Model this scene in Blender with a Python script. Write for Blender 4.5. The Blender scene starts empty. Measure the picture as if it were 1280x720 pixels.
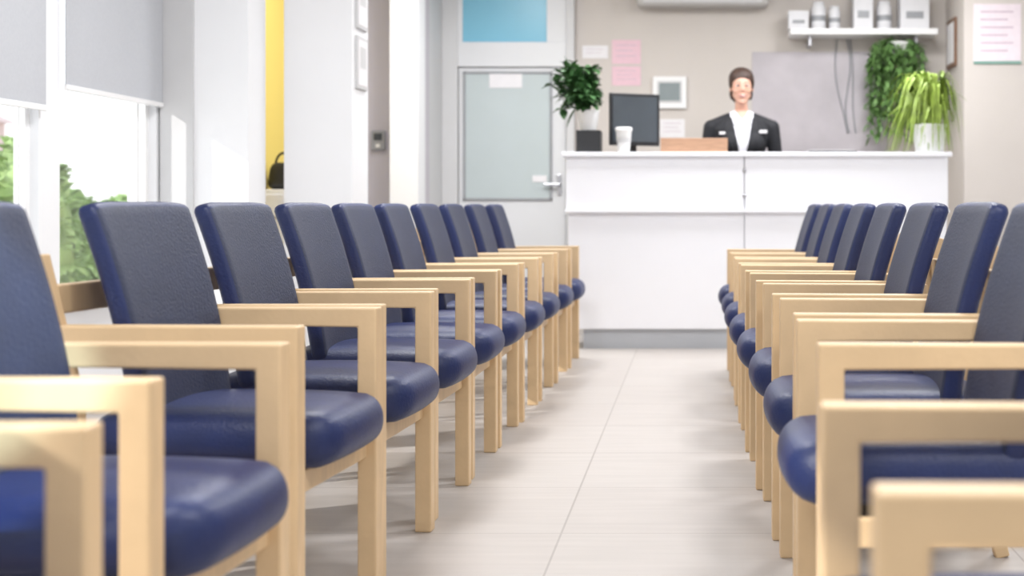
import bpy, bmesh, math, random
from mathutils import Vector, Matrix, noise
from mathutils.bvhtree import BVHTree
random.seed(7)
scene = bpy.context.scene
F = 1675.0

# ---------------------------------------------------------------- materials
def lin(c):
    r = []
    for v in c:
        v = v / 255.0
        r.append(v / 12.92 if v <= 0.04045 else ((v + 0.055) / 1.055) ** 2.4)
    return (r[0], r[1], r[2], 1.0)

def mat(name, rgb, rough=0.5, var=0.06, scale=8.0, bump=0.0, bscale=60.0, stretch=(1, 1, 1),
        metal=0.0, coat=0.0, emit=0.0, sub=0.0, spec=0.5, sheen=0.0):
    m = bpy.data.materials.new(name)
    m.use_nodes = True
    nt = m.node_tree
    b = nt.nodes["Principled BSDF"]
    c = lin(rgb)
    tc = nt.nodes.new("ShaderNodeTexCoord")
    mp = nt.nodes.new("ShaderNodeMapping")
    mp.inputs["Scale"].default_value = stretch
    nt.links.new(tc.outputs["Object"], mp.inputs["Vector"])
    nz = nt.nodes.new("ShaderNodeTexNoise")
    nz.inputs["Scale"].default_value = scale
    nz.inputs["Detail"].default_value = 4
    nt.links.new(mp.outputs["Vector"], nz.inputs["Vector"])
    rp = nt.nodes.new("ShaderNodeValToRGB")
    rp.color_ramp.elements[0].position = 0.3
    rp.color_ramp.elements[1].position = 0.7
    rp.color_ramp.elements[0].color = (c[0] * (1 - var), c[1] * (1 - var), c[2] * (1 - var), 1)
    rp.color_ramp.elements[1].color = (min(1, c[0] * (1 + var)), min(1, c[1] * (1 + var)), min(1, c[2] * (1 + var)), 1)
    nt.links.new(nz.outputs["Fac"], rp.inputs["Fac"])
    nt.links.new(rp.outputs["Color"], b.inputs["Base Color"])
    b.inputs["Roughness"].default_value = rough
    b.inputs["Metallic"].default_value = metal
    b.inputs["Coat Weight"].default_value = coat
    b.inputs["Specular IOR Level"].default_value = spec
    b.inputs["Sheen Weight"].default_value = sheen
    if sub:
        b.inputs["Subsurface Weight"].default_value = sub
        b.inputs["Subsurface Scale"].default_value = 0.01
    if emit:
        nt.links.new(rp.outputs["Color"], b.inputs["Emission Color"])
        b.inputs["Emission Strength"].default_value = emit
    if bump:
        n2 = nt.nodes.new("ShaderNodeTexNoise")
        n2.inputs["Scale"].default_value = bscale
        nt.links.new(mp.outputs["Vector"], n2.inputs["Vector"])
        bp = nt.nodes.new("ShaderNodeBump")
        bp.inputs["Strength"].default_value = bump
        bp.inputs["Distance"].default_value = 0.01
        nt.links.new(n2.outputs["Fac"], bp.inputs["Height"])
        nt.links.new(bp.outputs["Normal"], b.inputs["Normal"])
    return m

M = {}
M['wall'] = mat("wall_beige_paint", (205, 198, 192), 0.8, 0.02, 2)
M['wallw'] = mat("wall_white_paint", (234, 235, 237), 0.7, 0.015, 2)
M['wallgrey'] = mat("wall_grey_paint", (192, 188, 195), 0.8, 0.02, 2)
M['mauve'] = mat("wall_mauve_grey", (187, 181, 186), 0.5, 0.11, 3.5)
M['yellow'] = mat("wall_yellow_paint", (212, 188, 96), 0.8, 0.02, 2)
M['ceil'] = mat("ceiling_paint", (240, 240, 240), 0.9, 0.01, 2)
M['trim'] = mat("trim_satin_grey", (202, 202, 203), 0.5, 0.02, 4)
M['wood'] = mat("beech_wood", (217, 187, 146), 0.45, 0.08, 7, 0.05, 80, (1, 6, 1))
M['navy'] = mat("navy_vinyl", (20, 36, 84), 0.45, 0.10, 14, 0.15, 140)
M['char'] = mat("charcoal_back_vinyl", (40, 48, 74), 0.55, 0.10, 12, 0.2, 160)
M['desk'] = mat("desk_white_laminate", (240, 241, 246), 0.25, 0.01, 3)
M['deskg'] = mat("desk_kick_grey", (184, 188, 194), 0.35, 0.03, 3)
M['white'] = mat("white_plastic", (236, 236, 236), 0.4, 0.02, 6)
M['acw'] = mat("aircon_plastic", (186, 184, 182), 0.5, 0.02, 6)
M['paper'] = mat("paper_white", (230, 228, 230), 0.8, 0.02, 20)
M['pink'] = mat("paper_pink", (228, 194, 204), 0.8, 0.03, 30)
M['ppale'] = mat("paper_pale_pink", (232, 220, 226), 0.8, 0.03, 30)
M['ink'] = mat("paper_print", (200, 182, 194), 0.8, 0.1, 40)
M['black'] = mat("black_plastic", (28, 29, 33), 0.4, 0.1, 10)
M['screen'] = mat("screen_glass", (66, 72, 78), 0.15, 0.1, 4)
M['lcd'] = mat("lcd_grey", (130, 140, 142), 0.3, 0.1, 4)
M['grey'] = mat("grey_plastic", (150, 152, 156), 0.4, 0.05, 8)
M['metal'] = mat("brushed_metal", (180, 180, 184), 0.3, 0.05, 20, metal=0.9)
M['woodsign'] = mat("tan_wood", (192, 152, 124), 0.5, 0.12, 14, 0.05, 60, (1, 1, 7))
M['brown'] = mat("brown_wood", (120, 90, 70), 0.5, 0.1, 12)
M['glassf'] = mat("frosted_glass", (186, 196, 197), 0.25, 0.03, 2)
M['blue'] = mat("blue_glass", (120, 184, 208), 0.3, 0.03, 2)
M['doorw'] = mat("door_white", (216, 217, 219), 0.45, 0.02, 3)
M['leafd'] = mat("leaf_dark_green", (66, 104, 60), 0.45, 0.35, 18)
M['leafl'] = mat("leaf_lime_green", (148, 174, 74), 0.45, 0.3, 18)
M['leafm'] = mat("leaf_mid_green", (98, 134, 74), 0.5, 0.35, 18)
M['leafo'] = mat("leaf_outdoor", (168, 194, 130), 0.8, 0.3, 6)
M['soil'] = mat("soil", (60, 45, 35), 0.9, 0.3, 40)
M['skin'] = mat("skin", (206, 160, 140), 0.5, 0.03, 20, sub=0.1)
M['lips'] = mat("lips", (168, 78, 80), 0.4, 0.05, 30)
M['hair'] = mat("hair_brown", (62, 43, 34), 0.5, 0.3, 12, 0.4, 60, (6, 1, 1))
M['blazer'] = mat("blazer_black", (25, 26, 32), 0.75, 0.12, 30, 0.1, 200)
M['shirt'] = mat("shirt_white", (230, 230, 236), 0.7, 0.02, 20)
M['eye'] = mat("eye_white", (225, 222, 218), 0.3, 0.01, 5)
M['iris'] = mat("iris_dark", (45, 32, 26), 0.3, 0.05, 5)
M['grass'] = mat("outdoor_paving", (206, 204, 196), 0.9, 0.08, 1.5)
M['house'] = mat("outdoor_render_wall", (214, 192, 188), 0.9, 0.05, 1)
M['boxes'] = mat("carton_white", (222, 222, 225), 0.6, 0.03, 8)
M['green'] = mat("notice_green_strip", (120, 160, 148), 0.7, 0.05, 10)

def floor_mat():
    m = bpy.data.materials.new("floor_tile")
    m.use_nodes = True
    nt = m.node_tree
    b = nt.nodes["Principled BSDF"]
    tc = nt.nodes.new("ShaderNodeTexCoord")
    mp = nt.nodes.new("ShaderNodeMapping")
    mp.inputs["Location"].default_value = (0.37, -0.08, 0)
    nt.links.new(tc.outputs["Object"], mp.inputs["Vector"])
    br = nt.nodes.new("ShaderNodeTexBrick")
    br.offset = 0.0
    br.inputs["Scale"].default_value = 1
    br.inputs["Brick Width"].default_value = 1.2
    br.inputs["Row Height"].default_value = 0.6
    br.inputs["Mortar Size"].default_value = 0.0035
    br.inputs["Mortar Smooth"].default_value = 0.3
    br.inputs["Color1"].default_value = lin((192, 186, 181))
    br.inputs["Color2"].default_value = lin((188, 181, 176))
    br.inputs["Mortar"].default_value = lin((164, 157, 152))
    nt.links.new(mp.outputs["Vector"], br.inputs["Vector"])
    mp2 = nt.nodes.new("ShaderNodeMapping")
    mp2.inputs["Scale"].default_value = (0.8, 9, 1)
    nt.links.new(tc.outputs["Object"], mp2.inputs["Vector"])
    nz = nt.nodes.new("ShaderNodeTexNoise")
    nz.inputs["Scale"].default_value = 3
    nz.inputs["Detail"].default_value = 6
    nt.links.new(mp2.outputs["Vector"], nz.inputs["Vector"])
    rp = nt.nodes.new("ShaderNodeValToRGB")
    rp.color_ramp.elements[0].position = 0.3
    rp.color_ramp.elements[1].position = 0.7
    rp.color_ramp.elements[0].color = (0.9, 0.9, 0.9, 1)
    rp.color_ramp.elements[1].color = (1, 1, 1, 1)
    nt.links.new(nz.outputs["Fac"], rp.inputs["Fac"])
    mx = nt.nodes.new("ShaderNodeMix")
    mx.data_type = 'RGBA'
    mx.blend_type = 'MULTIPLY'
    mx.inputs[0].default_value = 1.0
    nt.links.new(br.outputs["Color"], mx.inputs[6])
    nt.links.new(rp.outputs["Color"], mx.inputs[7])
    nt.links.new(mx.outputs[2], b.inputs["Base Color"])
    b.inputs["Roughness"].default_value = 0.42
    b.inputs["Specular IOR Level"].default_value = 0.4
    return m
M['floor'] = floor_mat()

def glass_mat():
    m = bpy.data.materials.new("window_glass")
    m.use_nodes = True
    nt = m.node_tree
    for n in list(nt.nodes):
        nt.nodes.remove(n)
    o = nt.nodes.new("ShaderNodeOutputMaterial")
    mx = nt.nodes.new("ShaderNodeMixShader")
    t = nt.nodes.new("ShaderNodeBsdfTransparent")
    g = nt.nodes.new("ShaderNodeBsdfGlossy")
    g.inputs["Roughness"].default_value = 0.05
    mx.inputs[0].default_value = 0.05
    nt.links.new(t.outputs[0], mx.inputs[1])
    nt.links.new(g.outputs[0], mx.inputs[2])
    nt.links.new(mx.outputs[0], o.inputs[0])
    return m
M['glass'] = glass_mat()

def blind_mat():
    m = bpy.data.materials.new("roller_blind_fabric")
    m.use_nodes = True
    nt = m.node_tree
    for n in list(nt.nodes):
        nt.nodes.remove(n)
    o = nt.nodes.new("ShaderNodeOutputMaterial")
    tc = nt.nodes.new("ShaderNodeTexCoord")
    nz = nt.nodes.new("ShaderNodeTexNoise")
    nz.inputs["Scale"].default_value = 90
    nt.links.new(tc.outputs["Object"], nz.inputs["Vector"])
    rp = nt.nodes.new("ShaderNodeValToRGB")
    rp.color_ramp.elements[0].color = lin((198, 200, 205))
    rp.color_ramp.elements[1].color = lin((208, 210, 214))
    nt.links.new(nz.outputs["Fac"], rp.inputs["Fac"])
    mx = nt.nodes.new("ShaderNodeMixShader")
    d = nt.nodes.new("ShaderNodeBsdfDiffuse")
    t = nt.nodes.new("ShaderNodeBsdfTranslucent")
    nt.links.new(rp.outputs["Color"], d.inputs[0])
    nt.links.new(rp.outputs["Color"], t.inputs[0])
    mx.inputs[0].default_value = 0.20
    nt.links.new(d.outputs[0], mx.inputs[1])
    nt.links.new(t.outputs[0], mx.inputs[2])
    nt.links.new(mx.outputs[0], o.inputs[0])
    return m
M['blind'] = blind_mat()

# ---------------------------------------------------------------- mesh builder
class MB:
    def __init__(self):
        self.v = []; self.f = []; self.mi = []; self.sm = []; self.mats = []
    def slot(self, key):
        if key not in self.mats:
            self.mats.append(key)
        return self.mats.index(key)
    def raw(self, verts, faces, key, smooth=False, mx=None):
        o = len(self.v); s = self.slot(key)
        for p in verts:
            p = Vector(p)
            if mx is not None:
                p = mx @ p
            self.v.append(tuple(p))
        for f in faces:
            self.f.append([i + o for i in f]); self.mi.append(s); self.sm.append(smooth)
    def bm(self, bm, key, smooth=False, mx=None):
        bm.verts.ensure_lookup_table()
        for i, v in enumerate(bm.verts):
            v.index = i
        self.raw([v.co.copy() for v in bm.verts], [[v.index for v in f.verts] for f in bm.faces], key, smooth, mx)
        bm.free()
    def box(self, x0, x1, y0, y1, z0, z1, key, bev=0.0, mx=None, seg=2):
        bm = bmesh.new()
        bmesh.ops.create_cube(bm, size=1.0)
        for v in bm.verts:
            v.co = Vector((x0 + (v.co.x + .5) * (x1 - x0), y0 + (v.co.y + .5) * (y1 - y0), z0 + (v.co.z + .5) * (z1 - z0)))
        if bev > 0:
            bmesh.ops.bevel(bm, geom=list(bm.edges), offset=bev, segments=seg, affect='EDGES', profile=0.5)
        self.bm(bm, key, False, mx)
    def lathe(self, prof, c, key, n=32, mx=None, smooth=True):
        vs = []; fs = []
        for (r, z) in prof:
            for i in range(n):
                a = 2 * math.pi * i / n
                vs.append((c[0] + r * math.cos(a), c[1] + r * math.sin(a), c[2] + z))
        for k in range(len(prof) - 1):
            for i in range(n):
                j = (i + 1) % n
                fs.append([k * n + i, k * n + j, (k + 1) * n + j, (k + 1) * n + i])
        self.raw(vs, fs, key, smooth, mx)
    def ell(self, c, r, key, seg=24, ring=16, mx=None):
        bm = bmesh.new()
        bmesh.ops.create_uvsphere(bm, u_segments=seg, v_segments=ring, radius=1)
        for v in bm.verts:
            v.co = Vector((c[0] + v.co.x * r[0], c[1] + v.co.y * r[1], c[2] + v.co.z * r[2]))
        self.bm(bm, key, True, mx)
    def sweep(self, pts, thick, yc, w, key, bev=0.004):
        P = [Vector((p[0], p[1])) for p in pts]
        n = len(P); L = []; R = []
        for i in range(n):
            if i == 0: d = (P[1] - P[0]).normalized(); nn = Vector((-d.y, d.x)); s = 1
            elif i == n - 1: d = (P[i] - P[i-1]).normalized(); nn = Vector((-d.y, d.x)); s = 1
            else:
                d1 = (P[i] - P[i-1]).normalized(); d2 = (P[i+1] - P[i]).normalized()
                n1 = Vector((-d1.y, d1.x)); n2 = Vector((-d2.y, d2.x))
                nn = (n1 + n2).normalized(); s = 1 / max(0.3, nn.dot(n1))
            t = thick[i] if isinstance(thick, (list, tuple)) else thick
            L.append(P[i] + nn * s * t / 2); R.append(P[i] - nn * s * t / 2)
        bm = bmesh.new(); ring = []
        for i in range(n):
            a = bm.verts.new((L[i].x, yc - w/2, L[i].y)); b = bm.verts.new((L[i].x, yc + w/2, L[i].y))
            c = bm.verts.new((R[i].x, yc + w/2, R[i].y)); e = bm.verts.new((R[i].x, yc - w/2, R[i].y))
            ring.append((a, b, c, e))
        for i in range(n - 1):
            for k in range(4):
                bm.faces.new((ring[i][k], ring[i][(k+1) % 4], ring[i+1][(k+1) % 4], ring[i+1][k]))
        bm.faces.new(ring[0][::-1]); bm.faces.new(ring[-1])
        bmesh.ops.recalc_face_normals(bm, faces=list(bm.faces))
        if bev:
            es = [e for e in bm.edges if e.calc_face_angle(0) > 0.4]
            bmesh.ops.bevel(bm, geom=es, offset=bev, segments=2, affect='EDGES', profile=0.5)
        self.bm(bm, key)
    def rbox(self, h, r, warp, key, N=14, mx=None, keyfn=None):
        bm = bmesh.new()
        bmesh.ops.create_cube(bm, size=2.0)
        bmesh.ops.subdivide_edges(bm, edges=list(bm.edges), cuts=N, use_grid_fill=True)
        for v in bm.verts:
            q = Vector([math.sin(c * math.pi / 2) * .5 + c * .5 for c in v.co])
            p = Vector((q.x * h[0], q.y * h[1], q.z * h[2]))
            inn = Vector([max(-(h[i] - r), min(h[i] - r, p[i])) for i in range(3)])
            d = p - inn
            if d.length > 1e-6: p = inn + d.normalized() * r
            v.co = warp(p) if warp else p
        if keyfn is None:
            self.bm(bm, key, True, mx)
        else:
            bm.normal_update()
            ks = [keyfn(f) for f in bm.faces]
            for i, v in enumerate(bm.verts): v.index = i
            o = len(self.v)
            for v in bm.verts: self.v.append(tuple(mx @ v.co if mx is not None else v.co))
            for f, k in zip(bm.faces, ks):
                self.f.append([v.index + o for v in f.verts]); self.mi.append(self.slot(k)); self.sm.append(True)
            bm.free()
    def mesh(self, name):
        me = bpy.data.meshes.new(name)
        me.from_pydata(self.v, [], self.f)
        for k in self.mats: me.materials.append(M[k])
        me.polygons.foreach_set("material_index", self.mi)
        me.polygons.foreach_set("use_smooth", self.sm)
        me.update()
        return me
    def obj(self, name, loc=(0, 0, 0), rot=0.0):
        o = bpy.data.objects.new(name, self.mesh(name))
        scene.collection.objects.link(o)
        o.location = loc; o.rotation_euler = (0, 0, rot)
        return o

def box(name, x0, x1, y0, y1, z0, z1, key, bev=0.0):
    m = MB()
    cx, cy = (x0 + x1) / 2, (y0 + y1) / 2
    m.box(x0 - cx, x1 - cx, y0 - cy, y1 - cy, 0, z1 - z0, key, bev)
    return m.obj(name, (cx, cy, z0))

# ---------------------------------------------------------------- room shell
m = MB(); m.box(-2.8, 3.0, -4, 10.5, -0.1, 0, 'floor'); m.obj("floor")
box("ceiling", -2.8, 3.0, -4, 10.5, 2.8, 2.9, 'ceil')
box("wall_back", -1.94, 3.0, 10.3, 10.5, 0, 2.8, 'wall')
box("wall_right", 2.9, 3.1, -4, 10.3, 0, 2.8, 'wallw')
box("wall_pier_right", 1.92, 2.9, 9.6, 10.3, 0, 2.8, 'wall')
XL = -2.64
wins = [(-1.9, -0.75, 2.3), (-0.6, 0.75, 2.3), (0.9, 2.75, 1.0), (2.9, 4.06, 1.05), (4.2, 5.38, 1.30), (5.56, 6.55, 1.40)]
m = MB()
m.box(-0.1, 0, -4, 6.6, 0, 0.5, 'wallw')
m.box(-0.1, 0, -4, 6.6, 2.45, 2.8, 'wallw')
ys = [-4] + [v for w in wins for v in (w[0], w[1])] + [6.6]
for i in range(0, len(ys), 2):
    m.box(-0.1, 0, ys[i], ys[i+1], 0.5, 2.45, 'wallw')
m.obj("wall_left", (XL, 0, 0))
for i, (a, b, bl) in enumerate(wins):
    m = MB()
    t = 0.04
    m.box(-.08, -.035, a, a + t, .5, 2.45, 'white'); m.box(-.08, -.035, b - t, b, .5, 2.45, 'white')
    m.box(-.08, -.035, a + t, b - t, .5, .5 + t, 'white'); m.box(-.08, -.035, a + t, b - t, 2.45 - t, 2.45, 'white')
    mid = (a + b) / 2
    if i != 4:
        m.box(-.08, -.035, b - .14 if i >= 4 else mid, (b - .115) if i >= 4 else mid + .04, .5 + t, 2.45 - t, 'white')
    m.box(-.060, -.056, a + t, b - t, .5 + t, 2.45 - t, 'glass')
    m.box(-.03, .09, a, b, .5, .525, 'white', .004)
    m.obj("window_%d" % (i + 1), (XL, 0, 0))
    if bl < 2.4:
        m = MB()
        y0, y1 = (a - .03, b + .01) if i < 5 else (a, b + .02)
        m.box(.022, .026, y0, y1, bl, 2.5, 'blind')
        m.box(.016, .032, y0, y1, bl - .02, bl + .004, 'white', .003)
        m.box(.0, .07, y0 - .01, y1 + .01, 2.5, 2.57, 'white', .01)
        m.obj("roller_blind", (XL, 0, 0))
box("wall_pier_window", -2.74, -2.207, 6.6, 6.87, 0, 2.8, 'wallw')
box("trim_1", -2.63, -2.47, 6.575, 6.6, 0, 2.8, 'trim')
box("wall_side_passage_near", -2.76, -2.70, 6.87, 7.9, 0, 2.8, 'wallgrey')
box("wall_side_passage", -2.76, -2.70, 7.9, 9.0, 0, 2.8, 'yellow')
box("wall_side_passage_far", -2.76, -2.70, 9.0, 9.75, 0, 2.8, 'wallgrey')
box("wall_recess", -2.70, -1.94, 9.6, 9.75, 0, 2.8, 'wallgrey')
box("wall_pier_left", -2.152, -1.797, 7.0, 7.34, 0, 2.8, 'wallw')
box("wall_column_back", -2.137, -1.94, 9.35, 9.6, 0, 2.8, 'wallw')
box("wall_back_left", -2.1, -1.94, 9.75, 10.5, 0, 2.8, 'trim')
box("baseboard_back", -0.95, 1.92, 10.285, 10.3, 0, .09, 'trim', .003)
box("baseboard_right", 2.885, 2.9, -4, 9.6, 0, .09, 'trim', .003)
box("baseboard_left", XL, XL + .015, -4, 6.57, 0, .09, 'trim', .003)
# ceiling lights, out of view; the last one is added to brighten the side passage
for (x, y, e) in [(-1.0, 1.5, 36), (1.0, 1.5, 36), (-1.0, 5, 40), (1.0, 5, 40), (-1.3, 8.4, 34), (.3, 7.8, 30), (1.3, 8.6, 30), (-2.3, 8.2, 6)]:
    m = MB()
    m.box(-.31, .31, -.31, .31, -.02, 0, 'white', .004)
    m.obj("ceiling_light_panel", (x, y, 2.8))
    ld = bpy.data.lights.new("ceiling_panel_lamp", 'AREA')
    ld.shape = 'SQUARE'; ld.size = .58; ld.energy = e; ld.color = (.985, .988, 1)
    lo = bpy.data.objects.new("ceiling_panel_lamp", ld); lo.location = (x, y, 2.775)
    scene.collection.objects.link(lo)
# added spot and housing, standing in for sunlight on the first left-row chairs
m = MB(); m.lathe([(0, 0), (.05, 0), (.06, -.12), (.052, -.12), (.045, -.02), (0, -.02)], (0, 0, 0), 'white')
m.obj("added_spot_housing", (1.4, -2.2, 2.8))
sl = bpy.data.lights.new("added_sun_patch_spot", 'SPOT'); sl.energy = 1500; sl.spot_size = math.radians(7.5); sl.spot_blend = .15
sl.shadow_soft_size = .03; sl.color = (.60, .86, 1)
slo = bpy.data.objects.new("added_sun_patch_spot", sl); slo.location = (1.4, -2.2, 2.66)
slo.rotation_euler = (Vector((-1.30, 2.08, .58)) - slo.location).to_track_quat('-Z', 'Y').to_euler()
scene.collection.objects.link(slo)

# ---------------------------------------------------------------- door
m = MB()
m.box(-1.94, -1.82, 10.22, 10.3, 0, 2.8, 'trim', .005)
m.box(-.99, -.93, 10.22, 10.3, 0, 2.8, 'trim', .005)
m.box(-1.82, -.99, 10.23, 10.3, 1.96, 2.15, 'doorw', .005)
m.box(-1.82, -.99, 10.235, 10.3, 2.7, 2.8, 'doorw', .005)
m.box(-1.82, -1.785, 10.24, 10.3, 2.15, 2.7, 'doorw'); m.box(-1.14, -.99, 10.24, 10.3, 2.15, 2.7, 'doorw')
m.box(-1.785, -1.14, 10.26, 10.3, 2.15, 2.7, 'blue')
m.box(-1.815, -.995, 10.255, 10.3, 0.01, 1.955, 'doorw', .004)
gx0, gx1, gz0, gz1 = -1.78, -1.1, .94, 1.925
m.box(gx0, gx1, 10.25, 10.262, gz0, gz1, 'glassf')
for a in ((gx0, gx0 + .018, gz0, gz1), (gx1 - .018, gx1, gz0, gz1), (gx0, gx1, gz0, gz0 + .018), (gx0, gx1, gz1 - .018, gz1)):
    m.box(a[0], a[1], 10.240, 10.262, a[2], a[3], 'grey', .003)
m.box(-1.58, -1.33, 10.244, 10.25, 1.80, 1.915, 'paper')
m.box(-1.25, -1.14, 10.244, 10.25, 1.08, 1.13, 'paper')
m.box(-1.06, -1.03, 10.24, 10.26, .98, 1.14, 'metal', .004)
m.box(-1.16, -1.04, 10.205, 10.22, 1.05, 1.07, 'metal', .005)
m.box(-1.055, -1.035, 10.215, 10.25, 1.05, 1.07, 'metal', .003)
m.obj("door_1")

# ---------------------------------------------------------------- reception desk
m = MB()
m.box(-.84, 1.60, 8.36, 8.74, 1.205, 1.235, 'desk', .006)
m.box(-.815, .30, 8.40, 8.43, .875, 1.205, 'desk', .003)
m.box(.306, 1.58, 8.40, 8.43, .875, 1.205, 'desk', .003)
m.box(-.82, 1.585, 8.365, 8.44, .855, .875, 'desk', .004)
m.box(-.80, .30, 8.41, 8.44, .125, .855, 'desk', .003)
m.box(.306, 1.57, 8.41, 8.44, .125, .855, 'desk', .003)
m.box(-.80, -.77, 8.44, 8.82, .1, 1.205, 'desk', .003)
m.box(1.55, 1.58, 8.44, 8.82, .1, 1.205, 'desk', .003)
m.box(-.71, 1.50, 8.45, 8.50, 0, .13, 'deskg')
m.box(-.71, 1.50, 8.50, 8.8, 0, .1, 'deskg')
m.box(-.77, 1.55, 8.44, 8.82, .92, .95, 'desk', .003)
m.box(.2, .9, 8.43, 8.46, .12, 1.2, 'desk')
for z in (1.12, .96):
    m.lathe([(0, -.006), (.012, -.006), (.012, .004), (0, .004)], (0, 0, 0), 'metal', 16,
            Matrix.Translation((.303, 8.398, z)) @ Matrix.Rotation(math.pi/2, 4, 'X'))
m.obj("reception_desk")

# ---------------------------------------------------------------- chair
def chair_mesh():
    m = MB()
    for s in (-1, 1):
        yc = s * .24
        m.sweep([(-.50, .640), (-.0225, .640), (-.0225, 0.0)], [.040, .045, .045], yc, .046, 'wood', .004)
        m.sweep([(-.57, 0.0), (-.475, .36), (-.475, .50), (-.545, .80)], [.036, .046, .044, .03], yc, .036, 'wood', .004)
        m.sweep([(-.475, .335), (-.045, .335)], .05, yc, .026, 'wood', .003)
    m.box(-.05, -.022, -.222, .222, .315, .362, 'wood', .004)
    m.box(-.49, -.46, -.225, .225, .315, .362, 'wood', .004)
    m.box(-.535, -.512, -.225, .225, .68, .74, 'wood', .004)
    m.box(-.46, -.05, -.18, .18, .345, .372, 'black', .004)
    def ws(p):
        t = max(0, p.x / .26)
        y = p.y * (1 - .20 * t ** 4)
        x = p.x + .012 * (1 - (p.y / .21) ** 2) * (1 if p.x > 0 else 0) * t
        z = p.z + (.016 * (1 - (p.x / .27) ** 2) * (1 - (p.y / .21) ** 2) if p.z > 0 else 0)
        return Vector((x, y, z))
    m.rbox((.258, .211, .056), .054, ws, 'navy', 14, Matrix.Translation((-.217, 0, .418)))
    def wb(p):
        t = (p.z + .24) / .48
        y = p.y * (.93 + .05 * t)
        x = p.x - .014 * (1 - (p.y / .22) ** 2) + .016 * math.sin(t * math.pi)
        z = p.z - .010 * (p.y / .215) ** 4 * max(0, t) + .008 * t
        return Vector((x, y, z))
    R = Matrix.Translation((-.345, 0, .44)) @ Matrix.Rotation(math.radians(-14), 4, 'Y') @ Matrix.Translation((-.006, 0, .24))
    m.rbox((.024, .215, .238), .018, wb, 'navy', 18, R, keyfn=lambda f: 'char' if f.normal.x > .88 else 'navy')
    return m.mesh("waiting_chair")

CM = chair_mesh()
def chair(x, y, right=False, rot=0.0):
    o = bpy.data.objects.new("waiting_chair", CM)
    scene.collection.objects.link(o)
    o.location = (x, y, 0)
    o.rotation_euler = (0, 0, (math.pi if right else 0) + rot)
left = [(-.655, 1.22, 0), (-.725, 2.08, -.06), (-.76, 2.89, -.085), (-.74, 3.47, -.05), (-.735, 4.08, -.03), (-.73, 4.66, -.01), (-.725, 5.23, .0),
        (-.715, 5.82, 0), (-.71, 6.42, 0), (-.70, 7.04, 0), (-.69, 7.66, 0)]
for (x, y, r) in left: chair(x, y, False, r)
right = [(.15, 1.37, 0), (.21, 2.56, 0), (.215, 3.20, 0), (.205, 3.86, 0), (.19, 4.5, 0), (.18, 5.15, 0), (.175, 5.8, 0), (.175, 6.45, 0), (.17, 7.1, 0)]
for (x, y, r) in right: chair(x, y, True, r)

# ---------------------------------------------------------------- plants
def leaf(m, base, d, L, W, key, droop=.3, up=Vector((0, 0, 1)), seg=5):
    d = d.normalized()
    side = d.cross(up)
    if side.length < .05: side = Vector((1, 0, 0))
    side.normalize()
    vs = []; fs = []
    for i in range(seg + 1):
        t = i / seg
        c = base + d * (L * t) + Vector((0, 0, -droop * L * t * t))
        w = W * math.sin(math.pi * min(1, (t * .9 + .06))) * .5
        n = side.cross(d).normalized()
        vs += [c - side * w + n * w * .25, c, c + side * w + n * w * .25]
    for i in range(seg):
        a = i * 3
        fs += [[a, a+1, a+4, a+3], [a+1, a+2, a+5, a+4]]
    m.raw(vs, fs, key, True)
def tube(m, pts, r, key, n=6):
    vs = []; fs = []
    for i, p in enumerate(pts):
        d = (pts[min(i+1, len(pts)-1)] - pts[max(i-1, 0)]).normalized()
        a = d.cross(Vector((.3, .9, .1))).normalized(); b = d.cross(a)
        rr = r[i] if isinstance(r, list) else r
        for k in range(n):
            an = 2 * math.pi * k / n
            vs.append(p + a * math.cos(an) * rr + b * math.sin(an) * rr)
    for i in range(len(pts) - 1):
        for k in range(n):
            fs.append([i*n+k, i*n+(k+1) % n, (i+1)*n+(k+1) % n, (i+1)*n+k])
    m.raw(vs, fs, key, True)
def bushy(m, c, base, R, nst, nl, key, L, W, xmax=9):
    for s in range(nst):
        u = Vector((random.gauss(0, 1), random.gauss(0, 1), random.gauss(.2, .8))).normalized()
        tip = c + Vector((u.x * R[0], u.y * R[1], u.z * R[2])) * random.uniform(.55, .95)
        mid = (base + tip) / 2 + Vector((0, 0, .04))
        pts = []
        for k in range(6):
            t = k / 5
            pts.append(base * (1-t)**2 + mid * 2 * t * (1-t) + tip * t * t)
        tube(m, pts, .0025, key, 5)
        for k in range(nl):
            t = random.uniform(.3, 1)
            p = base * (1-t)**2 + mid * 2 * t * (1-t) + tip * t * t
            d = (p - base).normalized() * .5 + Vector((random.uniform(-1, 1), random.uniform(-1, 1), random.uniform(-.6, .7)))
            LL = L * random.uniform(.7, 1.2)
            if p.x + d.normalized().x * LL > xmax: d.x = -abs(d.x)
            leaf(m, p, d, LL, W * random.uniform(.8, 1.2), key, .35)
def pot(m, r0, r1, h, key, c=(0, 0, 0)):
    m.lathe([(0, 0), (r0, 0), (r0 + .003, .004), (r1, h - .01), (r1 + .004, h - .006), (r1 + .002, h), (r1 - .01, h), (r1 - .014, h - .02)], c, key)
    m.lathe([(0, h - .02), (r1 - .012, h - .02)], c, 'soil')

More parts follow.
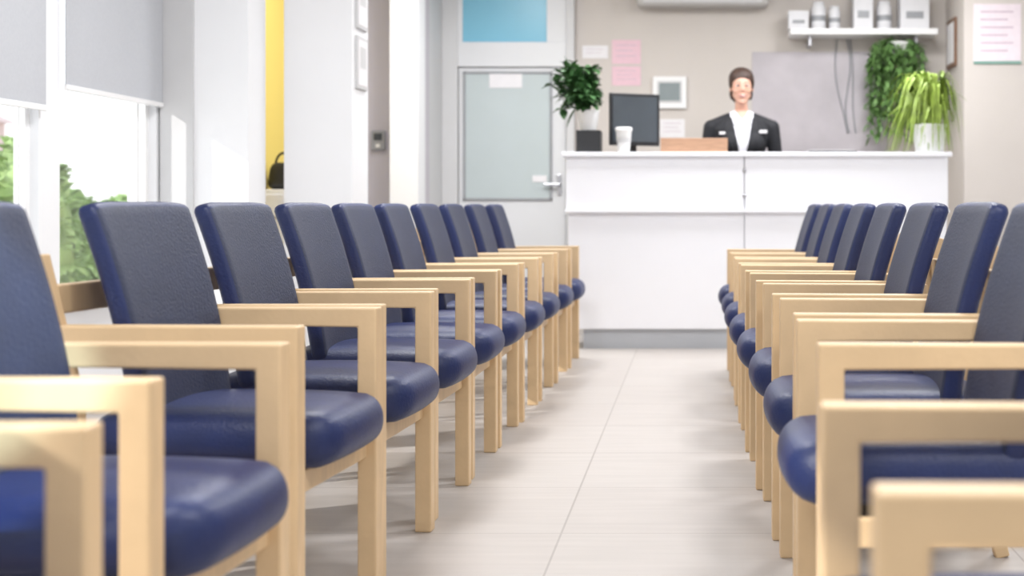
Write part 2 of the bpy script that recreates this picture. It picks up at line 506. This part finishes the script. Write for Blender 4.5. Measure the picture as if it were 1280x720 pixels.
CT = 1.235
box("desk_organiser_box", -.755, -.60, 8.43, 8.60, CT, CT + .14, 'black', .006)
m = MB(); pot(m, .05, .07, .13, 'white')
bushy(m, Vector((-.07, 0, .26)), Vector((0, 0, .12)), (.17, .13, .20), 54, 14, 'leafd', .10, .046, .095)
m.obj("potted_leafy_plant", (-.685, 8.515, CT + .14))
m = MB(); pot(m, .085, .108, .18, 'white')
for i in range(360):
    a = random.uniform(0, 2 * math.pi)
    sp = random.uniform(.10, .25) ; hh = random.uniform(.12, .36); dr = random.uniform(.05, .45)
    vs = []; fs = []; W = .016
    sd = Vector((-math.sin(a), math.cos(a), 0))
    b = Vector((random.uniform(-.05, .05), random.uniform(-.05, .05), .17))
    for j in range(10):
        t = j / 9
        rr = sp * (t ** .8)
        z = hh * (1 - (1 - min(1, t*1.8)) ** 2) - dr * max(0, t - .45) ** 1.5 * 2.4
        p = b + Vector((math.cos(a) * rr - .04 * t, math.sin(a) * rr * .6, z))
        p.z = max(p.z, .01)
        w = W * (1 - t ** 3) * .5 + .001
        vs += [p - sd * w, p + Vector((0, 0, -.002)), p + sd * w]
    for j in range(9):
        q = j * 3
        fs += [[q, q+1, q+4, q+3], [q+1, q+2, q+5, q+4]]
    m.raw(vs, fs, 'leafl', True)
m.obj("spider_plant", (1.485, 8.53, CT))

# ---------------------------------------------------------------- desk objects
m = MB()
m.lathe([(0, 0), (.036, 0), (.037, .003), (.050, .135), (.052, .138), (.052, .142), (.0, .142)], (0, 0, 0), 'white')
m.lathe([(.054, .137), (.054, .148), (.049, .158), (.045, .158), (.043, .152), (0, .152)], (0, 0, 0), 'white')
m.lathe([(.0435, .06), (.0480, .09)], (0, 0, 0), 'trim')
m.obj("paper_coffee_cup", (-.455, 8.44, CT))
m = MB()
m.box(-.11, .11, -.07, .07, 0, .012, 'black', .004)
m.box(-.022, .022, -.005, .02, .01, .2, 'black', .004)
m.box(-.175, .175, -.030, -.010, .05, .385, 'black', .006)
m.box(-.14, .14, -.012, .012, .11, .32, 'black', .01)
m.box(-.155, .155, -.033, -.029, .075, .365, 'screen')
m.obj("computer_monitor", (-.405, 8.64, CT), math.radians(26))
m = MB()
m.box(-.21, .21, -.05, .05, 0, .012, 'woodsign', .003)
m.box(-.21, .21, -.05, -.038, .012, .088, 'woodsign', .003)
m.box(-.21, .21, .038, .05, .012, .088, 'woodsign', .003)
m.box(-.21, -.198, -.04, .04, .012, .088, 'woodsign', .002)
m.box(.198, .21, -.04, .04, .012, .088, 'woodsign', .002)
for i in range(6):
    m.box(-.17 + i*.06, -.13 + i*.06, -.03, .03, .012, .075, 'paper', .001)
m.obj("wooden_leaflet_tray", (-.012, 8.44, CT))
m = MB()
m.box(-.15, .15, -.1, .1, 0, .014, 'black', .003); m.box(-.14, .14, -.09, .09, .014, .02, 'paper')
m.obj("notebook", (.86, 8.58, CT), .1)

# ---------------------------------------------------------------- wall objects
def wx(x, y=10.3): return (x - 870) * y / F
def wz(v, y=10.3): return .9 + (257 - v) * y / F
def notice(name, x0, x1, y0, y1, key, lines=4, d=10.3):
    a, b, z1, z0 = wx(x0, d), wx(x1, d), wz(y0, d), wz(y1, d)
    m = MB(); w = b - a; h = z1 - z0
    m.box(0, w, -.004, 0, 0, h, key)
    for i in range(lines):
        zz = h * (1 - (i + 1) / (lines + 1.5))
        m.box(w * .14, w * (.84 - .12 * (i % 2)), -.005, -.004, zz - h * .015, zz + h * .015, 'ink')
    return m.obj(name, (a, d, z0))
notice("wall_notice", 765, 801, 50, 80, 'pink', 3)
notice("wall_notice", 765, 801, 83, 107, 'pink', 3)
notice("wall_notice", 728, 760, 57, 73, 'paper', 2)
notice("wall_notice", 825, 856, 149, 172, 'paper', 3)
notice("wall_poster", 1217, 1276, 5, 78, 'ppale', 6, 9.6)
m = MB(); m.box(0, wx(1276, 9.6) - wx(1217, 9.6), -.012, 0, 0, .02, 'green', .002); m.obj("wall_poster_rail", (wx(1217, 9.6), 9.6, wz(80, 9.6)))
m = MB()
a, b, z0, z1 = wx(816), wx(858), wz(136), wz(96)
w = b - a; h = z1 - z0
m.box(0, w, -.03, 0, 0, h, 'white', .006)
m.box(.035, w - .035, -.033, -.029, .045, h - .035, 'trim', .003)
m.box(.05, w - .05, -.035, -.032, .06, h - .05, 'lcd')
m.obj("wall_control_panel", (a, 10.3, z0))
m = MB()
m.box(wx(940), wx(1110), -.008, 0, wz(190), wz(65), 'mauve', .002)  # thin mauve-grey rectangle laid over the back wall
m.obj("wall_mauve_patch", (0, 10.3, 0))
m = MB()
m.box(0, 1.0, -.2, 0, 0, .28, 'acw', .03, seg=4)
m.box(.05, .95, -.203, -.19, .02, .05, 'trim', .004)
m.box(.03, .97, -.205, -.198, .08, .084, 'grey')
m.obj("air_conditioner", (-.45, 10.3, 2.41))
# shelf
SZ = wz(37, 10.1)
m = MB()
m.box(.705, 1.81, 10.02, 10.3, SZ - .045, SZ, 'white', .004)
for x in (.85, 1.65): m.box(x, x + .02, 10.1, 10.3, SZ - .12, SZ - .045, 'metal', .002)
m.obj("wall_shelf")
for (x0, x1, top, k) in [(985, 1010, 15, 'boxes'), (1014, 1032, 3, 'boxes'), (1036, 1050, 8, 'boxes'), (1066, 1090, -8, 'boxes'),
                      (1096, 1114, 2, 'boxes'), (1124, 1160, -6, 'boxes')]:
    x0 = wx(x0, 10.12); x1 = wx(x1, 10.12); hh = wz(top, 10.12) - SZ
    m = MB(); w = x1 - x0
    if x1 - x0 < .13:
        m.lathe([(0, 0), (w*.48, 0), (w*.5, .005), (w*.5, hh*.8), (w*.42, hh*.86), (w*.42, hh), (0, hh)], (w/2, .05, 0), k)
        m.lathe([(w*.505, hh*.3), (w*.505, hh*.5)], (w/2, .05, 0), 'grey')
        m.obj("storage_canister", (x0, 10.07, SZ))
    else:
        m.box(0, w, 0, .16, 0, hh, k, .004)
        m.box(w*.2, w*.8, -.002, 0, hh*.3, hh*.5, 'grey')
        m.box(-.002, w+.002, -.002, .162, hh - .03, hh+.002, k, .002)
        m.obj("storage_carton", (x0, 10.06, SZ))
# hanging plant under the shelf
m = MB()
pot(m, .06, .085, .11, 'white', (0, 0, -.16))
for s in (-1, 1):
    tube(m, [Vector((s*.08, 0, -.055)), Vector((s*.06, 0, -.02)), Vector((0, 0, .0))], .003, 'grey')
for i in range(80):
    a = random.uniform(0, 2*math.pi); r = random.uniform(.08, .21); L = random.uniform(.15, .72)
    pts = []
    for k in range(9):
        t = k/8
        rr = r * (1 - (1 - min(1, t*2.2))**2)
        pts.append(Vector((math.cos(a)*rr - .04*t + .02*math.sin(6*t + a), math.sin(a)*rr*.6, -.06 + .03*math.sin(min(1, t*3)*math.pi) - L*max(0, t-.15)/.85)))
    tube(m, pts, .0025, 'leafm', 5)
    for k in range(int(6 + 20*L)):
        t = random.uniform(.1, 1); q = t*8; j = min(7, int(q)); p = pts[j].lerp(pts[j+1], q - j)
        leaf(m, p, Vector((random.uniform(-1, 1), random.uniform(-1, .3), random.uniform(-1, .3))), random.uniform(.045, .075), .030, 'leafm', .3)
m.obj("hanging_ivy_plant", (wx(1122, 10.12), 10.11, SZ - .045))
# cables
m = MB()
for (xs, amp) in ((1046, .02), (1056, .035), (1062, .015)):
    pts = []
    for i in range(24):
        t = i / 23
        pts.append(Vector((wx(xs) + amp * math.sin(t * 5 + xs) + .06 * t * t, 10.285, SZ - .05 - t * .72)))
    tube(m, pts, .005, 'grey', 6)
m.obj("hanging_cables")
m = MB()
m.box(-.02, 0, 0, .32, 0, .36, 'brown', .003); m.box(-.022, -.02, .03, .29, .03, .33, 'paper')
m.obj("picture_frame", (1.92, 9.85, 1.93))
for (z0, z1) in ((1.52, 1.80), (1.84, 2.15)):
    m = MB(); m.box(0, .015, 0, .22, 0, z1 - z0, 'trim', .003); m.box(.015, .017, .02, .2, .02, z1 - z0 - .02, 'paper')
    m.box(.017, .018, .05, .17, (z1-z0)*.4, (z1-z0)*.8, 'trim')
    m.obj("framed_sign", (-1.797, 7.06, z0))
m = MB()
m.box(0, .10, -.035, 0, 0, .14, 'grey', .008); m.box(.02, .08, -.038, -.034, .07, .12, 'screen'); m.box(.035, .065, -.04, -.034, .02, .045, 'white', .002)
m.obj("wall_intercom", (wx(465, 9.6), 9.6, wz(188, 9.6)))
m = MB()
m.box(-.14, .14, -.2, .2, 0, 1.0, 'white', .006)
for k in range(3):
    m.box(-.125, .125, -.215, -.2, .06 + k*.31, .35 + k*.31, 'desk', .004)
    m.box(-.05, .05, -.235, -.215, .2 + k*.31, .215 + k*.31, 'metal', .003)
m.obj("filing_cabinet", (-2.555, 8.45, 0))
m = MB()
m.rbox((.10, .07, .085), .05, lambda p: Vector((p.x * (1 - .25 * (p.z + .09) / .18), p.y * (1 - .4*(p.z+.09)/.18), p.z)), 'black', 8, Matrix.Translation((0, 0, .085)))
tube(m, [Vector((.05*math.cos(a), 0, .15 + .08*math.sin(a))) for a in [math.pi*i/12 for i in range(13)]], .008, 'black')
m.obj("black_handbag", (-2.585, 8.40, 1.0))

# ---------------------------------------------------------------- receptionist
def capsule(vs, fs, p0, r0, p1, r1, n=20):
    p0 = Vector(p0); p1 = Vector(p1); d = (p1 - p0); L = d.length; d.normalize()
    a = d.cross(Vector((0, 1, 0.01)))
    if a.length < .1: a = d.cross(Vector((1, 0, 0)))
    a.normalize(); b = d.cross(a)
    prof = []
    for i in range(6):
        an = math.pi/2 * (1 - i/6); prof.append((-math.sin(an) * r0, math.cos(an) * r0))
    prof.append((0, r0)); prof.append((L/2, (r0 + r1)/2)); prof.append((L, r1))
    for i in range(1, 7):
        an = math.pi/2 * i/6; prof.append((L + math.sin(an) * r1, max(1e-4, math.cos(an) * r1)))
    prof[0] = (prof[0][0], 1e-4)
    o = len(vs)
    for (h, r) in prof:
        for k in range(n):
            an = 2*math.pi*k/n
            vs.append(p0 + d*h + a*math.cos(an)*r + b*math.sin(an)*r)
    for i in range(len(prof) - 1):
        for k in range(n):
            fs.append([o+i*n+k, o+i*n+(k+1) % n, o+(i+1)*n+(k+1) % n, o+(i+1)*n+k])
    fs.append([o+k for k in range(n)][::-1]); e = o + (len(prof)-1)*n
    fs.append([e+k for k in range(n)])
def ellp(vs, fs, c, r, n=24, q=16):
    o = len(vs)
    for i in range(q + 1):
        th = math.pi * i / q; s = max(1e-3, math.sin(th))
        for k in range(n):
            a = 2*math.pi*k/n
            vs.append(Vector((c[0]+r[0]*s*math.cos(a), c[1]+r[1]*s*math.sin(a), c[2]-r[2]*math.cos(th))))
    for i in range(q):
        for k in range(n):
            fs.append([o+i*n+k, o+i*n+(k+1) % n, o+(i+1)*n+(k+1) % n, o+(i+1)*n+k])
    fs.append([o+k for k in range(n)][::-1]); e = o+q*n
    fs.append([e+k for k in range(n)])
def loft(vs, fs, rings, n=36):
    o = len(vs)
    for (z, rx, ry, yo) in rings:
        for k in range(n):
            a = 2*math.pi*k/n
            ca, sa = math.cos(a), math.sin(a)
            e = .85
            vs.append(Vector((rx*math.copysign(abs(ca)**e, ca), yo+ry*math.copysign(abs(sa)**e, sa), z)))
    for i in range(len(rings)-1):
        for k in range(n):
            fs.append([o+i*n+k, o+i*n+(k+1) % n, o+(i+1)*n+(k+1) % n, o+(i+1)*n+k])
    fs.append([o+k for k in range(n)][::-1]); e = o+(len(rings)-1)*n
    fs.append([e+k for k in range(n)])
vs = []; fs = []
loft(vs, fs, [(.84, .155, .11, 0), (.92, .18, .125, .0), (1.0, .178, .12, 0), (1.13, .142, .103, 0), (1.22, .152, .108, 0), (1.32, .172, .118, 0),
              (1.41, .186, .106, .005), (1.465, .155, .083, .01), (1.505, .095, .063, .014), (1.535, .055, .05, .014)])
for s in (-1, 1):
    ellp(vs, fs, (s*.075, -.078, 1.315), (.072, .060, .075))
    capsule(vs, fs, (s*.190, .005, 1.435), .048, (s*.05, .014, 1.508), .033)
    capsule(vs, fs, (s*.205, .005, 1.425), .053, (s*.245, .03, 1.14), .045)
    capsule(vs, fs, (s*.245, .03, 1.14), .045, (s*.165, -.19, 1.0), .033)
    capsule(vs, fs, (s*.165, -.19, 1.0), .026, (s*.155, -.215, .985), .024)
    ellp(vs, fs, (s*.15, -.245, .978), (.042, .045, .018))
    for k, (fx, fl) in enumerate(((-.033, .062), (-.011, .075), (.011, .07), (.033, .055))):
        q0 = Vector((s*.15 + fx, -.275, .98)); q1 = q0 + Vector((fx*.12, -fl*.5, .006)); q2 = q1 + Vector((fx*.05, -fl*.35, -.012)); q3 = q2 + Vector((0, -fl*.2, -.008))
        capsule(vs, fs, q0, .0098, q1, .009, 10); capsule(vs, fs, q1, .009, q2, .008, 10); capsule(vs, fs, q2, .008, q3, .0072, 10)
    t0 = Vector((s*.15 - s*.03, -.225, .978)); t1 = t0 + Vector((-s*.03, -.03, -.003)); t2 = t1 + Vector((-s*.008, -.03, -.003))
    capsule(vs, fs, t0, .013, t1, .011, 10); capsule(vs, fs, t1, .011, t2, .009, 10)
    capsule(vs, fs, (s*.088, 0, .90), .098, (s*.09, -.005, .50), .064)
    capsule(vs, fs, (s*.09, -.005, .50), .064, (s*.09, .015, .09), .05)
    ellp(vs, fs, (s*.09, -.045, .04), (.043, .125, .038))
capsule(vs, fs, (0, .026, 1.47), .044, (0, .022, 1.62), .042)
ellp(vs, fs, (0, .022, 1.738), (.075, .094, .086), 32, 24)
ellp(vs, fs, (0, -.018, 1.697), (.067, .074, .088), 32, 24)
ellp(vs, fs, (0, -.024, 1.645), (.057, .056, .058), 32, 24)
ellp(vs, fs, (0, -.062, 1.598), (.022, .018, .021))
capsule(vs, fs, (0, -.080, 1.712), .005, (0, -.098, 1.674), .0075, 14)
ellp(vs, fs, (0, -.074, 1.634), (.022, .016, .016))
for s in (-1, 1):
    ellp(vs, fs, (s*.008, -.088, 1.671), (.007, .009, .006), 12, 8)
    ellp(vs, fs, (s*.075, .012, 1.690), (.007, .016, .026), 14, 10)
    ellp(vs, fs, (s*.036, -.052, 1.670), (.026, .026, .026), 14, 10)
    capsule(vs, fs, (s*.046, -.010, 1.645), .018, (s*.013, -.056, 1.597), .016, 14)
me = bpy.data.meshes.new("tmp"); me.from_pydata([tuple(v) for v in vs], [], fs)
tmp = bpy.data.objects.new("tmp", me); scene.collection.objects.link(tmp)
rm = tmp.modifiers.new("r", 'REMESH'); rm.mode = 'VOXEL'; rm.voxel_size = .005; rm.use_smooth_shade = True
sm = tmp.modifiers.new("s", 'SMOOTH'); sm.factor = .5; sm.iterations = 5
dg = bpy.context.evaluated_depsgraph_get()
body = bpy.data.meshes.new_from_object(tmp.evaluated_get(dg))
bpy.data.objects.remove(tmp)
body.name = "body"
body.materials.clear()
for k in ('blazer', 'skin', 'shirt', 'black'): body.materials.append(M[k])
def vhalf(z): return max(0, .068 * (z - 1.12) / .34)
for p in body.polygons:
    c = p.center; i = 0
    if c.z > 1.54 or (c.z > 1.475 and abs(c.x) < (c.z - 1.472) * .75 and c.y < .0): i = 1
    elif c.y < 0 and 1.12 < c.z and abs(c.x) < vhalf(c.z): i = 2
    elif c.z > 1.515 and abs(c.x) < .075: i = 2
    elif .9 < c.z < 1.03 and c.y < -.185: i = 1
    elif c.z < .075: i = 3
    p.material_index = i; p.use_smooth = True
woman = bpy.data.objects.new("receptionist", None)
scene.collection.objects.link(woman)
def child(o, par): o.parent = par; return o
bo = bpy.data.objects.new("body", body); scene.collection.objects.link(bo); bo.parent = woman
bvh = BVHTree.FromPolygons([v.co.copy() for v in body.vertices], [list(p.vertices) for p in body.polygons])
def surf(x, z):
    h = bvh.ray_cast(Vector((x, -1, z)), Vector((0, 1, 0)))
    return h[0].y if h[0] is not None else -.05
m = MB()
for s in (-1, 1):
    y = surf(s*.029, 1.700)
    m.ell((s*.029, y + .0045, 1.700), (.0140, .007, .0065), 'eye', 16, 12)
    m.ell((s*.029, y + .0000, 1.700), (.0070, .0045, .0066), 'iris', 14, 10)
    for k in range(9):
        t = k/8; x = s*(.014 + t*.031); z = 1.7048 + .0038*math.sin(t*math.pi) - .001*t
        m.ell((x, surf(x, z) + .0005, z), (.0030, .003, .0022), 'iris', 8, 6)
    for k in range(12):
        t = k/11; x = s*(.013 + t*.036); z = 1.7205 + .006*math.sin(t*math.pi*.8) - .002*t
        m.ell((x, surf(x, z) + .001, z), (.0032, .0028, .0026*(1-.5*t)), 'hair', 8, 6)
for k in range(13):
    t = (k-6)/6; x = .025*t; z = 1.634 + .006*t*t
    m.ell((x, surf(x, z) + .001, z + .003), (.003, .004, .0034*(1-.6*abs(t))), 'lips', 8, 6)
    m.ell((x*.85, surf(x*.85, z-.004) + .001, z - .006), (.003, .004, .0044*(1-.6*abs(t))), 'lips', 8, 6)
    if abs(t) < .7: m.ell((x, surf(x, z) - .0015, z - .0012), (.003, .002, .0026), 'eye', 8, 6)
child(m.obj("face_features"), woman)
m = MB()
bm = bmesh.new(); bmesh.ops.create_uvsphere(bm, u_segments=64, v_segments=48, radius=1)
for v in bm.verts:
    p = v.co
    g = 1 + .008*math.sin(math.atan2(p.x, p.z)*26)
    v.co = Vector((p.x*.086*g, .031 + p.y*.105*g, 1.757 + p.z*.084*g))
    if p.z > .2 and p.y < .3: v.co.z -= .004*math.exp(-(p.x*12)**2)
m.bm(bm, 'hair', True)
m.ell((0, .065, 1.70), (.078, .066, .085), 'hair')
m.ell((0, .100, 1.640), (.060, .040, .050), 'hair')
m.ell((0, .150, 1.690), (.046, .040, .046), 'hair')
for s in (-1, 1):
    m.ell((s*.0715, .010, 1.733), (.015, .058, .046), 'hair')
    m.ell((s*.060, .046, 1.665), (.020, .030, .050), 'hair')
child(m.obj("hair"), woman)
def ribbon(inner, outer, zs, off, key, th=.004):
    m = MB(); V = []; Fc = []
    K = 5
    for z in zs:
        a, b = inner(z), outer(z)
        for k in range(K):
            x = a + (b - a)*k/(K-1)
            V.append((x, surf(x, z) - off, z))
    n = len(V)
    V += [(x, y + th, z) for (x, y, z) in V]
    for i in range(len(zs)-1):
        for k in range(K-1):
            q = i*K + k
            Fc.append([q, q+1, q+K+1, q+K]); Fc.append([n+q, n+q+K, n+q+K+1, n+q+1])
        for q in (i*K, i*K+K-1): Fc.append([q, q+K, n+q+K, n+q])
    m.raw(V, Fc, key, True)
    return m
zs = [1.10 + .0125*i for i in range(32)]
for s in (-1, 1):
    wfun = lambda z: .012 + .045*max(0, min(1, (z-1.10)/.30)) * (1 if z < 1.42 else max(.3, 1-(z-1.42)*9))
    m = ribbon(lambda z: s*(vhalf(z) - .004), lambda z: s*(vhalf(z) + wfun(z)), zs, .007, 'blazer')
    child(m.obj("lapel"), woman)
    zc = [1.445 + .01*i for i in range(10)]
    m = ribbon(lambda z: s*(.004 + (z-1.445)*.42), lambda z: s*.056, zc, .010, 'shirt')
    child(m.obj("shirt_collar"), woman)
m = MB(); m.box(-.03, .03, -.004, .002, -.01, .01, 'paper', .001); child(m.obj("name_badge", (.135, surf(.135, 1.395) - .008, 1.395)), woman)
m = MB(); m.box(-.02, .02, -.004, .002, -.009, .009, 'paper', .001); child(m.obj("badge_pin", (-.135, surf(-.135, 1.385) - .008, 1.385)), woman)
woman.location = (wx(927, 9.04), 9.04, 0)
woman.rotation_euler = (0, 0, math.radians(2))

# ---------------------------------------------------------------- outdoors
m = MB(); m.box(-30, -2.85, -15, 40, -.3, -.12, 'grass'); m.obj("ground_outside")
m = MB()
m.box(-13.5, -9.9, 17.6, 19.2, 0, 2.2, 'house')
m.raw([(-13.9, 17.4, 2.2), (-9.75, 17.4, 2.2), (-9.75, 19.3, 2.2), (-13.9, 19.3, 2.2), (-12.8, 18.3, 2.7), (-10.6, 18.3, 2.7)],
      [[0, 1, 5, 4], [1, 2, 5], [2, 3, 4, 5], [3, 0, 4], [3, 2, 1, 0]], 'house')
m.obj("neighbour_house", (0, 0, -.12))
def bush(x, y, R, H):
    m = MB()
    bm = bmesh.new(); bmesh.ops.create_icosphere(bm, subdivisions=4, radius=1)
    for v in bm.verts:
        d = 1 + .25*noise.noise(v.co*3 + Vector((x, y, 0)))
        v.co = Vector((v.co.x*R*.85*d, v.co.y*R*.85*d, H/2 + v.co.z*H*.46*d))
    m.bm(bm, 'leafo', True)
    for i in range(700):
        u = Vector((random.gauss(0, 1), random.gauss(0, 1), random.gauss(0, 1))).normalized()
        p = Vector((u.x*R*.88, u.y*R*.88, H/2 + u.z*H*.46))
        leaf(m, p, u + Vector((random.uniform(-.8, .8), random.uniform(-.8, .8), random.uniform(-.5, .8))), .14, .08, 'leafo', .3, seg=3)
    m.obj("garden_bush", (x, y, -.12))
for (x, y, R, H) in [(-4.68, 9.3, .38, 1.5), (-5.2, 11.2, .26, 1.12), (-6.9, 12.8, .5, 1.5), (-5.7, 8.2, .6, 1.5), (-6.5, 15.2, .4, 1.12)]:
    bush(x, y, R, H)

# ---------------------------------------------------------------- lights
w = bpy.data.worlds.new("World"); scene.world = w; w.use_nodes = True
nt = w.node_tree
bg = nt.nodes["Background"]
tc = nt.nodes.new("ShaderNodeTexCoord"); sp = nt.nodes.new("ShaderNodeSeparateXYZ")
nt.links.new(tc.outputs["Generated"], sp.inputs[0])
rp = nt.nodes.new("ShaderNodeValToRGB")
rp.color_ramp.elements[0].position = .0; rp.color_ramp.elements[0].color = (.98, .985, 1, 1)
rp.color_ramp.elements[1].position = .8; rp.color_ramp.elements[1].color = (.78, .88, 1, 1)
nt.links.new(sp.outputs["Z"], rp.inputs["Fac"]); nt.links.new(rp.outputs["Color"], bg.inputs["Color"])
bg.inputs["Strength"].default_value = 1.35
sd = bpy.data.lights.new("sun", 'SUN'); sd.energy = 3.0; sd.angle = math.radians(1.0); sd.color = (1, .97, .92)
so = bpy.data.objects.new("sun", sd); scene.collection.objects.link(so)
so.rotation_euler = Vector((.78, .50, -.50)).to_track_quat('-Z', 'Y').to_euler()
so.location = (-8, -4, 6)

# ---------------------------------------------------------------- camera
cd = bpy.data.cameras.new("camera"); co = bpy.data.objects.new("camera", cd); scene.collection.objects.link(co)
co.location = (0, 0, .9); co.rotation_euler = (math.pi/2, 0, 0)
cd.sensor_width = 36; cd.lens = F/1280*36
cd.shift_x = -230/1280; cd.shift_y = -103/1280
cd.dof.use_dof = True; cd.dof.focus_distance = 4.0; cd.dof.aperture_fstop = 2.8
cd.clip_end = 200
scene.camera = co
scene.view_settings.view_transform = 'Standard'
scene.view_settings.exposure = 0.30
